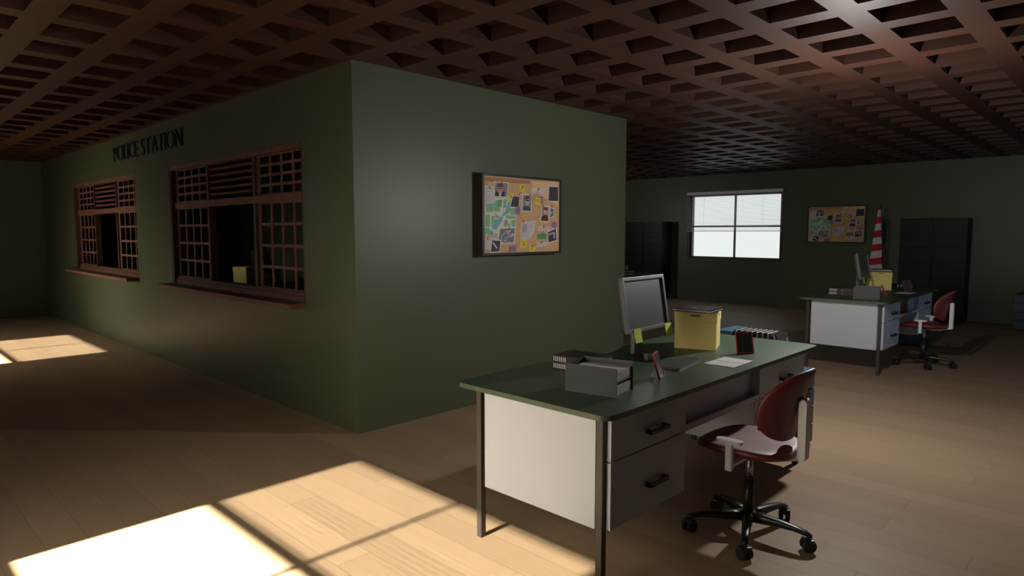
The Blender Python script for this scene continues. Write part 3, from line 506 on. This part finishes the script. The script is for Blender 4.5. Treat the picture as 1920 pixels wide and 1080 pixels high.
def chair(label):
    hx, hy = 2.765, .455
    t = thing('swivel_chair', label, 'chair', (hx, hy, 0), 0, 'red swivel chairs')
    def sup(a, b, n, cx, k=40):
        out = []
        for i in range(k):
            u = 2*PI*i/k; c, s = math.cos(u), math.sin(u)
            out.append((cx+a*abs(c)**(2/n)*(1 if c > 0 else -1), b*abs(s)**(2/n)*(1 if s > 0 else -1)))
        return out
    g = G(); rings = []
    for sc, z in ((.02, .428), (.55, .430), (.86, .434), (.97, .444), (1., .456), (.99, .466), (.94, .475), (.84, .478), (.6, .474), (.3, .471), (.02, .470)):
        r = []
        for x, y in sup(.235*sc, .225*sc, 2.7, -.005):
            dz = -.020*max(0, (-x-.12)/.12)**2 + .012*(abs(y)/.225)**3*sc
            r.append((x, y, z+dz))
        rings.append(r)
    g.loft(rings, 'red_leather'); g.obj('seat', t)
    g = G(); rings = []
    A, B, zc = .216, .174, .690
    def back(y, z, off):
        v = (z-zc)/B; cx = .203+.045*v - 1.75*y*y + .02*v*v
        return (cx+off, y, z)
    for sc, off in ((.02, -.012), (.4, -.013), (.75, -.015), (.93, -.013), (1., -.001), (1., .010), (.95, .021), (.75, .026), (.4, .026), (.02, .026)):
        rings.append([back(y, zc+z, off) for y, z in sup(A*sc, B*sc, 2.25, 0, 44)])
    g.loft(rings, 'red_leather'); g.obj('backrest', t)
    # white upright and foot under the seat
    g = G()
    pts = rrect(.234, .432, .270, .722, .014, 5)
    X = Matrix(((1, 0, 0, 0), (0, 0, -1, 0), (0, 1, 0, 0), (0, 0, 0, 1)))
    g.prism(pts, -.028, .028, 'white_plastic', .004, X)
    g.prism([(.03, .404), (.15, .404), (.256, .436), (.256, .462), (.15, .424), (.03, .424)], -.022, .022, 'white_plastic', .002, X)
    g.obj('back_support', t)
    for s in (-1, 1):
        g = G(); yc = s*.255
        g.prism(rrect(-.050, yc-.024, .075, yc+.024, .023, 6), .522, .538, 'white_plastic', .004)
        arm = g.obj('armrest', t)
        g = G(); g.prism(rrect(-.004, yc-.014, .030, yc+.014, .010, 4), .392, .5215, 'white_plastic', .002)
        g.box(.000, min(yc-s*.014, s*.02), .402, .026, max(yc-s*.014, s*.02), .418, 'white_plastic', .002)
        g.obj('armrest_post', arm)
    g = G(); g.box(-.07, -.075, .4245, .07, .075, .4285, 'black_plastic', .001); g.box(-.045, -.04, .385, .045, .04, .403, 'black_plastic', .003); g.obj('seat_bracket', t)
    g = G(); g.cyl((0, 0, .285), (0, 0, .4), .0165, 'chrome'); g.obj('gas_lift', t)
    g = G(); g.cyl((0, 0, .065), (0, 0, .284), .026, 'black_plastic'); g.cyl((0, 0, .284), (0, 0, .292), .026, 'black_plastic', .020); g.cyl((0, 0, .072), (0, 0, .118), .045, 'black_plastic', .034); g.obj('column_cover', t)
    for k in range(5):
        a = rad(3.5+72*k); R = Matrix.Rotation(a, 4, 'Z')
        g = G(); rings = []
        for r, w, z0, z1 in ((.03, .027, .066, .118), (.08, .024, .070, .116), (.15, .021, .076, .112), (.22, .019, .078, .104), (.27, .017, .072, .094), (.300, .012, .066, .080)):
            ring = []
            for i in range(12):
                u = 2*PI*i/12; c, s_ = math.cos(u), math.sin(u)
                ring.append(R @ Vector((r, w*abs(c)**.6*(1 if c > 0 else -1), (z0+z1)/2+(z1-z0)/2*abs(s_)**.6*(1 if s_ > 0 else -1))))
            rings.append(ring)
        g.loft(rings, 'black_plastic'); leg = g.obj('base_arm', t)
        ca = Matrix.Translation((.285*math.cos(a), .285*math.sin(a), 0)) @ Matrix.Rotation(a+rad(40), 4, 'Z')
        g = G()
        for sy in (-1, 1): g.cyl((0, sy*.006, .0300), (0, sy*.026, .0300), .030, 'rubber', n=24, X=ca)
        g.cyl((0, 0, .030), (0, 0, .070), .008, 'black_plastic', n=10, X=ca)
        g.box(-.020, -.028, .040, .020, .028, .0615, 'black_plastic', .006, ca)
        g.obj('caster', leg)
    return t

def monitor(label):
    t = thing('computer_monitor', label, 'monitor', (2.098, .556, DT), rad(2.5), 'monitors on the desks')
    zc = 1.091-DT; tilt = Matrix.Translation((0, 0, zc)) @ Matrix.Rotation(-.159, 4, 'Y'); w, h = .228, .153
    g = G()
    b = .020
    g.box(-.024, -w, -h, .000, w, -h+b, 'monitor', .003, tilt); g.box(-.024, -w, h-b, .000, w, h, 'monitor', .003, tilt)
    g.box(-.024, -w, -h+b, .000, -w+b, h-b, 'monitor', .003, tilt); g.box(-.024, w-b, -h+b, .000, w, h-b, 'monitor', .003, tilt)
    g.obj('bezel', t)
    g = G(); g.box(-.023, -w+b+.0005, -h+b+.0005, -.011, w-b-.0005, h-b-.0005, 'screen', 0, tilt); g.obj('screen', t)
    g = G(); g.box(-.050, -w+.01, -h+.01, -.0245, w-.01, h-.01, 'monitor_back', .008, tilt); g.obj('back_shell', t)
    g = G(); g.box(-.078, -.040, .020, -.052, .040, .30, 'monitor', .004); g.obj('stand_neck', t)
    g = G(); X = Matrix(((1, 0, 0, 0), (0, 0, 1, 0), (0, -1, 0, 0), (0, 0, 0, 1)))
    g.prism(rrect(-.15, -.075, .030, .075, .015), 0, .008, 'monitor_back', .002); g.box(.018, -.060, .0005, .046, .064, .036, 'monitor', .004); g.obj('stand_base', t)
    return t
def sticky(label, yc):
    g = G(); tilt = Matrix.Rotation(-.159, 4, 'Y'); n = 5; rows = []
    for i in range(n+1):
        z = -.078*i/n; x = .004*(i/n)**2
        rows.append([(x, -.037, z), (x, .037, z)])
    t = bmesh.new()
    R = [[t.verts.new(Vector(p)) for p in r] for r in rows]; R2 = [[t.verts.new(Vector(p)+Vector((.0006, 0, 0))) for p in r] for r in rows]
    for a, b, c, d in zip(R, R[1:], R2, R2[1:]):
        t.faces.new((a[0], a[1], b[1], b[0])); t.faces.new((c[0], d[0], d[1], c[1]))
        t.faces.new((a[0], b[0], d[0], c[0])); t.faces.new((a[1], c[1], d[1], b[1]))
    t.faces.new((R[0][0], R2[0][0], R2[0][1], R[0][1])); t.faces.new((R[-1][0], R[-1][1], R2[-1][1], R2[-1][0]))
    g.merge(t, 'sticky', tilt)
    o = g.obj('sticky_note', None, (2.1265, yc, .962), rad(2.5)); return tag(o, label, 'sticky note', 'lime sticky notes hanging off monitors')

def archive_box(label, loc=(2.112, 1.123, DT), rz=rad(20.95)):
    t = thing('archive_box', label, 'box', loc, rz, 'yellow archive boxes')
    a, b = .1258, .1207
    g = G(); g.box(-a+.002, -b+.002, .0, a-.002, b-.002, .168, 'yellow_box', .002); g.obj('box_body', t)
    g = G(); g.box(-a-.001, -b-.001, .1685, a+.001, b+.001, .236, 'yellow_box', .003); lid = g.obj('lid', t)
    for q in ((-.030, -b-.0025, .203, .030, -b-.0012, .211), (a+.0012, -.012, .203, a+.0025, .012, .213), (-a-.0025, -.012, .203, -a-.0012, .012, .213)):
        g = G(); g.box(*q, 'slot'); g.obj('hand_hole', lid)
    return t

BL, BD, BT = .250, .188, .0365
def binder(label, loc, rz=0., group=None):
    t = thing('ring_binder', label, 'binder', loc, rz, group)
    x, y = BL/2, BD/2
    g = G(); g.box(-x, -y, 0, x, y, .0118, 'binder', .0015); g.box(-x, -y, BT-.0118, x, y, BT, 'binder', .0015)
    g.box(-x, -y, .0119, x-.002, -y+.004, BT-.0119, 'binder'); g.obj('cover', t)
    g = G(); g.box(-x+.012, -y+.0045, .0121, x-.003, y-.003, BT-.0121, 'paper'); g.obj('pages', t)
    g = G()
    for i in range(7):
        xs = -x+.008+.0118*i; g.box(xs, -y-.0012, .006, xs+.0058, -y-.0001, BT-.006, 'binder_label')
    g.obj('spine_stripes', t)
    g = G(); g.cyl((.022, -y-.0012, BT/2), (.022, -y-.0001, BT/2), .007, 'silver', n=14); g.cyl((.022, -y-.0016, BT/2), (.022, -y-.0013, BT/2), .0045, 'binder', n=12)
    g.obj('spine_ring', t)
    g = G(); g.box(.05, -y+.030, BT+.0001, .085, -y+.042, BT+.0012, 'silver'); g.obj('badge', t)
    return t

def tray(label):
    t = thing('letter_tray', label, 'letter tray', (2.252, -.353, DT), rad(11), 'charcoal letter trays')
    L, D, Z = .252, .185, .127
    g = G(); g.box(0, 0, 0, L, .006, Z, 'tray', .002); g.obj('side_panel', t)
    g = G(); g.box(0, D-.006, 0, L, D, Z+.004, 'tray', .002); g.obj('side_panel', t)
    g = G(); g.box(0, .0065, .0, .006, D-.0065, Z, 'tray', .001); g.obj('end_panel', t)
    for z in (.001, .062):
        g = G(); g.box(.0065, .0065, z, L-.003, D-.0065, z+.004, 'tray'); g.obj('shelf', t)
    return t
def papers(label, z):
    g = G(); random.seed(int(z*1000)); n = 5; h = .043/n
    for i in range(n):
        d = random.uniform(-.0015, .0015); g.box(.022+d, .012+d, h*i+.0001, .2455+d, .173+d, h*(i+1)-.0002, 'paper', 0)
    o = g.obj('paper_stack', None, (2.252, -.353, DT+z), rad(11)); return tag(o, label, 'paper stack', 'paper stacks in letter trays')

def keyboard(label):
    t = thing('keyboard', label, 'keyboard', (2.326, .541, DT), rad(10), 'dark keyboards')
    g = G(); g.prism(rrect(-.055, -.170, .055, .170, .006), 0, .012, 'keyboard', .002); g.obj('case', t)
    g = G()
    for i in range(5):
        for j in range(16):
            x = -.046+.0188*i; y = -.163+.0205*j
            g.box(x, y, .0122, x+.0165, y+.0182, .0138, 'keyboard', .0004)
    g.obj('keys', t)
    return t

def notebook(label):
    t = thing('open_notebook', label, 'notebook', (2.494, .769, DT), rad(1), 'open white notebooks')
    for s in (-1, 1):
        g = G(); y0, y1 = (-.123, -.0015) if s < 0 else (.0015, .123)
        g.box(-.086, y0, .0003, .086, y1, .004, 'paper', .001); g.obj('page', t)
    g = G(); g.box(-.086, -.0014, .0003, .086, .0014, .0046, 'binder'); g.obj('spine_tape', t)
    return t

def photo_frame(label, loc, rz, group):
    t = thing('picture_frame', label, 'picture frame', loc, rz, group)
    w, h, d = .052, .128, .009; X = Matrix.Translation((0, 0, .0025)) @ Matrix.Rotation(rad(-17), 4, 'X')
    g = G(); b = .006
    g.box(-w, 0, 0, w, d, b, 'red_frame', .001, X); g.box(-w, 0, h-b, w, d, h, 'red_frame', .001, X)
    g.box(-w, 0, b, -w+b, d, h-b, 'red_frame', .001, X); g.box(w-b, 0, b, w, d, h-b, 'red_frame', .001, X); g.obj('frame_border', t)
    g = G(); g.box(-w+b+.0003, .002, b+.0003, w-b-.0003, .006, h-b-.0003, 'frame_panel', 0, X); g.obj('picture_panel', t)
    g = G(); g.box(-w+b, .0062, b, w-b, d-.0002, h-b, 'frame_back', 0, X); g.obj('backing', t)
    g = G(); g.loft([[(-.012, .028, .078), (.012, .028, .078), (.012, .031, .079), (-.012, .031, .079)], [(-.016, .062, .0), (.016, .062, .0), (.016, .065, .0), (-.016, .065, .0)]], 'red_frame', smooth=False); g.obj('easel_leg', t)
    return t

def blue_unit(label, bl='blue'):
    t = thing('drawer_unit', label, 'drawer unit', (1.80, 1.775, 0), 0, 'blue steel drawer units')
    W, D = .70, .31; g = G()
    g.box(0, 0, .02, W-.022, D, .545, bl, .004); g.box(.02, .01, 0, W-.04, D-.01, .0198, 'blue_dark'); g.obj('carcass', t)
    n = 4; hh = (.541-.024)/n
    for i in range(n):
        z0 = .024+hh*i; g = G()
        g.box(W-.0218, .003, z0+.004, W-.002, D-.003, z0+hh-.006, bl, .007, seg=3); dr = g.obj('drawer', t)
        g = G(); g.box(W-.0018, .08, z0+hh-.040, W+.008, D-.08, z0+hh-.030, 'black_metal', .002); g.obj('pull', dr)
    return t
def blue_box(label):
    t = thing('file_box', label, 'box', (1.905, 1.785, .545), 0, 'blue file boxes')
    g = G(); g.box(.006, .006, 0, .105, .294, .205, 'blue', .003); g.obj('box_body', t)
    g = G(); g.box(0, 0, .2052, .111, .300, .240, 'blue', .004); g.obj('lid', t)
    return t

# ------------------------------------------------------------------ the near desk and everything on it
SET = {}
SET['desk'] = desk('green topped desk with white end panel in the sunlight, nearest')
SET['chair'] = chair('red swivel chair pulled up to the nearest green topped desk')
SET['monitor'] = monitor('grey blank monitor with lime notes on the nearest desk')
SET['sticky1'] = sticky('lime sticky note on left bottom corner of the nearest monitor', .418)
SET['sticky2'] = sticky('lime sticky note on right bottom corner of the nearest monitor', .738)
SET['box'] = archive_box('yellow cardboard archive box on the nearest desk beside the monitor')
def folder(label, loc, rz, group):
    t = thing('document_folder', label, 'folder', loc, rz, group); x, y = FX/2, FY/2
    g = G(); g.box(-x, -y, 0, x, y, .006, 'binder', .001); g.box(-x, -y, .0135, x, y, .0195, 'binder', .001); g.box(-x, -y, .0061, -x+.006, y, .0134, 'binder'); g.obj('cover', t)
    g = G(); g.box(-x+.007, -y+.006, .0061, x-.003, y-.004, .0134, 'paper'); g.obj('pages', t)
    g = G(); g.box(-.022, -y+.05, .0196, .022, -y+.064, .0206, 'silver', .0004); g.obj('badge', t)
    return t
FX, FY = .240, .220
SET['boxbinder'] = folder('thin dark folder lying on top of the nearest yellow box', (2.158, 1.025, DT+.2375), rad(6), 'folders lying on yellow boxes')
SET['binder_low'] = binder('lower of two striped binders behind the nearest letter tray', (2.012, .080, DT), rad(3), 'striped binders stacked on desks')
SET['binder_high'] = binder('upper of two striped binders behind the nearest letter tray', (2.014, .078, DT+BT+.0008), rad(4.5), 'striped binders stacked on desks')
SET['tray'] = tray('charcoal two tier letter tray on the nearest desk')
SET['paper1'] = papers('white paper stack in lower level of the nearest letter tray', .0052)
SET['paper2'] = papers('white paper stack in upper level of the nearest letter tray', .0662)
SET['keyboard'] = keyboard('dark grey keyboard lying flat before the nearest monitor')
SET['notebook'] = notebook('open white notebook with dark centre line on the nearest desk')
SET['frame1'] = photo_frame('red edged picture frame seen nearly edge on beside nearest letter tray', (2.434, .180, DT), rad(109.5), 'red picture frames')
SET['frame2'] = photo_frame('red edged picture frame with black panel beyond the open notebook, nearest desk', (2.447, 1.083, DT), rad(50), 'red picture frames')
SET['unit'] = blue_unit('slate blue drawer unit at the far end of the nearest desk')
SET['bluebox'] = blue_box('blue lidded file box left of upright binders behind nearest desk')
ROW = []
LEAN = 20.; LEANX = 2.291+BL*math.sin(rad(LEAN))
ORD = ['first', 'second', 'third', 'fourth', 'fifth', 'sixth', 'seventh']
proto = binder('x', (0, 0, 0)); 
for k in range(7):
    o = proto if k == 0 else dup(proto)
    o.matrix_basis = Matrix.Translation((2.2525-.0378*k, 1.905, .5455+BL/2)) @ Matrix.Rotation(PI, 4, 'Z') @ Matrix.Rotation(-PI/2, 4, 'Y')
    o['label'] = ORD[k]+' upright binder from the right in the row behind the nearest desk'; o['group'] = 'binders standing on the blue drawer units'
    ROW.append(o)
o = dup(proto)
o.matrix_basis = Matrix.Translation((LEANX, 1.905, .5458)) @ Matrix.Rotation(rad(-LEAN), 4, 'Y') @ Matrix.Translation((0, 0, BL/2)) @ Matrix.Rotation(PI, 4, 'Z') @ Matrix.Rotation(-PI/2, 4, 'Y')
o['label'] = 'binder leaning at the right end of the row behind the nearest desk'; o['group'] = 'binders standing on the blue drawer units'
ROW.append(o)

def copyset(T, keys, repl, row=False):
    out = {}
    for k in keys:
        c = dup(SET[k], T); c['label'] = repl(k); out[k] = c
    if row:
        for k, o in enumerate(ROW):
            c = dup(o, T); c['label'] = (ORD[k]+' upright binder from the right in the row behind the far desk') if k < 7 else 'binder leaning at the right end of the row behind the far desk'
    return out
LAB = dict(desk='green topped desk {}', chair='red swivel chair with white armrests {}', monitor='dark monitor {}',
 sticky1='left lime sticky note under the monitor {}', sticky2='right lime sticky note under the monitor {}', box='yellow archive box {}',
 boxbinder='thin dark folder lying on the yellow box {}', binder_low='lower striped binder of the pair {}', binder_high='upper striped binder of the pair {}',
 tray='charcoal letter tray {}', paper1='lower paper stack in the tray {}', paper2='upper paper stack in the tray {}', keyboard='dark keyboard {}',
 notebook='open white notebook {}', frame1='red picture frame in front of the yellow box {}', frame2='red picture frame with grey panel beyond the notebook {}',
 unit='dark blue drawer unit {}', bluebox='blue file box on the drawer unit {}')
T2 = Matrix.Translation((-.3907, 5.342, 0))
far = copyset(T2, list(SET), lambda k: LAB[k].format({'desk': 'in front of the flag', 'chair': 'behind the far desk', 'unit': 'under and behind the far desk'}.get(k, 'on the far desk by the flag') if k != 'bluebox' else 'behind the far desk'), True)
T3 = Matrix.Translation((-.14, 6.673, 0)) @ Matrix.Rotation(PI, 4, 'Z')
copyset(T3, ['desk', 'tray', 'paper1', 'paper2', 'binder_low', 'binder_high'], lambda k: LAB[k].format('half hidden by the green wall corner' if k == 'desk' else 'on the half hidden desk behind the wall'))
T4 = Matrix.Translation((-3.77, -.75, 0)) @ Matrix.Rotation(PI/2, 4, 'Z')
KO = ['desk', 'chair', 'monitor', 'sticky1', 'sticky2', 'box', 'boxbinder', 'binder_low', 'binder_high', 'tray', 'paper1', 'paper2', 'frame1']
copyset(T4, KO, lambda k: LAB[k].format('in the office behind the large lattice window').replace('in front of the yellow box ', ''))
T5 = Matrix.Translation((-7.90, -.75, 0)) @ Matrix.Rotation(PI/2, 4, 'Z')
copyset(T5, ['desk', 'monitor', 'sticky1', 'sticky2', 'box', 'boxbinder'], lambda k: LAB[k].format('in the office behind the further lattice window'))
c = dup(SET['box'], Matrix.Identity(4)); c.location = (-4.93, 1.70, DT); c.rotation_euler = (0, 0, rad(28)); c['label'] = 'second yellow archive box behind the lattice bars in the dark office'

# ------------------------------------------------------------------ filing cabinets
def filing_cabinet(label):
    t = thing('filing_cabinet', label, 'cabinet', (1.046, 10.115, 0), 0, 'tall black filing cabinets')
    W, D, Hh = .4815, .405, 1.715
    g = G(); g.box(0, .018, 0, W, D, Hh, 'cabinet', .003); g.obj('carcass', t)
    n = 7; hh = (Hh-.04)/n
    for i in range(n):
        z0 = .03+hh*i; g = G(); g.box(.008, 0, z0+.004, W-.008, .0178, z0+hh-.004, 'cabinet', .003); dr = g.obj('drawer', t)
        g = G(); g.box(W/2-.075, -.014, z0+hh*.55, W/2+.075, -.0003, z0+hh*.55+.012, 'cabinet', .002); g.box(W/2-.03, -.003, z0+hh*.78, W/2+.03, -.0003, z0+hh*.9, 'cabinet'); g.obj('handle', dr)
    return t
c1 = filing_cabinet('black filing cabinet right of the flag, left one of the pair')
c2 = dup(c1, Matrix.Translation((.4835, 0, 0))); c2['label'] = 'black filing cabinet right of the flag, right one of the pair'
c3 = dup(c1, Matrix.Translation((-5.128, 0, 0))); c3['label'] = 'black filing cabinet left of the bright window, nearest to it'
c4 = dup(c1, Matrix.Translation((-5.6115, 0, 0))); c4['label'] = 'black filing cabinet left of the bright window, partly behind the wall edge'

# right edge: navy case, and blue units coloured darker for the weak light there
u3 = blue_unit('x', 'navy_case_dim_blue'); u3.matrix_basis = Matrix.Translation((2.705, 10.40, 0)) @ Matrix.Rotation(-PI/2, 4, 'Z')
u3.matrix_basis = Matrix.Translation((2.705, 10.42, 0)) @ Matrix.Rotation(-PI/2, 4, 'Z')
u3['label'] = 'dark blue drawer unit at the right edge against the back wall'
u4 = dup(u3, Matrix.Translation((.315, 0, 0))); u4['label'] = 'dark blue drawer unit beyond the right edge against the back wall'
t = thing('equipment_case', 'dark navy upright case on the drawer unit at right edge', 'case', (2.80, 9.86, .545))
g = G(); g.box(0, 0, 0, .44, .30, .40, 'navy_case_dim_blue', .012); g.obj('case_body', t)
g = G(); g.box(-.004, -.004, .4005, .444, .304, .47, 'navy_case_dim_blue', .012); g.obj('case_lid', t)
g = G(); g.box(.03, -.010, .04, .41, -.0008, .36, 'navy_case_dim_blue', .004); g.obj('front_panel', t)

# ------------------------------------------------------------------ flag on a stand
def flag():
    t = thing('furled_flag', 'hanging red and white striped flag in front of the back wall', 'flag', (.735, 10.0, 0))
    g = G(); g.cyl((0, 0, 0), (0, 0, .03), .16, 'brass', .15, n=32); g.cyl((0, 0, .03), (0, 0, .07), .05, 'brass', .02, n=24); g.obj('stand', t)
    g = G(); g.cyl((.01, .02, .071), (.01, .02, 1.93), .011, 'brass', n=14); g.obj('pole', t)
    n = 56; rings = []
    for j in range(30):
        u = j/29; z = 1.975-u*1.50; hw = .012+.165*u**.92*(1-.10*u); dp = .012+.075*u
        xc = .012-.030*u; ring = []
        for i in range(n):
            a = 2*PI*i/n; f = 1+.13*u**.5*math.cos(7*a+1.2+u*1.5)+.05*u*math.sin(13*a)
            ring.append((xc+hw*f*math.cos(a)*.80, dp*f*math.sin(a), z+.012*math.cos(3*a)*u))
        rings.append(ring)
    g = G(); g.loft(rings, 'flag'); g.obj('striped_cloth', t)
    rings = []
    for j in range(14):
        u = j/13; z = 1.72-u*.42; k = math.sin(PI*min(1, u*1.05)**.8)
        rings.append([(.060+.020*u+(.010+.030*k*u)*math.cos(2*PI*i/20)+.004*k, .052+.025*math.sin(2*PI*i/20), z) for i in range(20)])
    g = G(); g.loft(rings, 'canton'); g.obj('navy_fold', t)
    return t
flag()

# ------------------------------------------------------------------ light
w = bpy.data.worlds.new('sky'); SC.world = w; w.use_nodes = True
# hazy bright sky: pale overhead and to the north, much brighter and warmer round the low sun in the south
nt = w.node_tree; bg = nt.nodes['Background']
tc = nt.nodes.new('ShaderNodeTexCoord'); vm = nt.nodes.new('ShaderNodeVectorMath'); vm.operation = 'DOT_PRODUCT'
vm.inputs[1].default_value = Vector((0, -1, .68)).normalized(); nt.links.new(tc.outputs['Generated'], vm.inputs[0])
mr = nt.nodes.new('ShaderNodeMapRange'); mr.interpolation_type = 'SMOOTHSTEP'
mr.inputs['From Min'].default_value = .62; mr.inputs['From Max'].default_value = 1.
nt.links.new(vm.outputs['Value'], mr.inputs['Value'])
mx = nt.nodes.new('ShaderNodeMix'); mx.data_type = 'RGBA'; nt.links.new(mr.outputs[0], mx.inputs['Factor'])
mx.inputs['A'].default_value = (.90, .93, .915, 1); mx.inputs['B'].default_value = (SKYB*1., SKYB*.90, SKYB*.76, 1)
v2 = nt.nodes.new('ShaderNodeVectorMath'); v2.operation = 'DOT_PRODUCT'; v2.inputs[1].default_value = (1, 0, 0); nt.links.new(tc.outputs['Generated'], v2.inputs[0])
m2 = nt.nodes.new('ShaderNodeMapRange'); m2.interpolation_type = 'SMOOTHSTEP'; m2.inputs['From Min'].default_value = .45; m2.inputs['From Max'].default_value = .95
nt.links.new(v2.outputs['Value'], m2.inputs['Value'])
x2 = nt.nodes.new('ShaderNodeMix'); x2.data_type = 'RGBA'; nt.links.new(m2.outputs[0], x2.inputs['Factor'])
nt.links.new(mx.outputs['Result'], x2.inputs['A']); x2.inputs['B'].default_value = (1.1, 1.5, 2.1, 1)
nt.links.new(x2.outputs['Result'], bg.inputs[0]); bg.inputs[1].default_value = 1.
sd = bpy.data.lights.new('sun', 'SUN'); sd.energy = 74; sd.angle = rad(1.0); sd.color = (1., .925, .77)
so = bpy.data.objects.new('sun', sd); COL.objects.link(so)
d = Vector((0, 1, -.68)); so.rotation_euler = d.to_track_quat('-Z', 'Y').to_euler()
ld = bpy.data.lights.new('room_lamp', 'POINT'); ld.energy = 95; ld.shadow_soft_size = .03; ld.color = (1., .97, .93)
lo = bpy.data.objects.new('room_lamp', ld); COL.objects.link(lo); lo.location = (2.60, 2.31, 1.78)
l2 = bpy.data.lights.new('corner_lamp', 'POINT'); l2.energy = 42; l2.shadow_soft_size = .05; l2.color = (1., .96, .95)
lp = bpy.data.objects.new('corner_lamp', l2); COL.objects.link(lp); lp.location = (-5.0, 6.9, 1.78)

# ------------------------------------------------------------------ camera
cd = bpy.data.cameras.new('camera'); cd.sensor_width = 36; cd.lens = 1228.56*36/1920; cd.clip_start = .05; cd.clip_end = 200
co = bpy.data.objects.new('camera', cd); COL.objects.link(co)
co.location = (4.1077, -2.6159, 1.4903); co.rotation_euler = (PI/2-.0855, 0, .7689)
SC.camera = co
vs = SC.view_settings; vs.view_transform = 'Standard'; vs.look = 'None'; vs.exposure = 0.; vs.gamma = 1.; vs.use_curve_mapping = False
try: SC.cycles.max_bounces = 12; SC.cycles.diffuse_bounces = 6; SC.cycles.transparent_max_bounces = 12
except Exception: pass
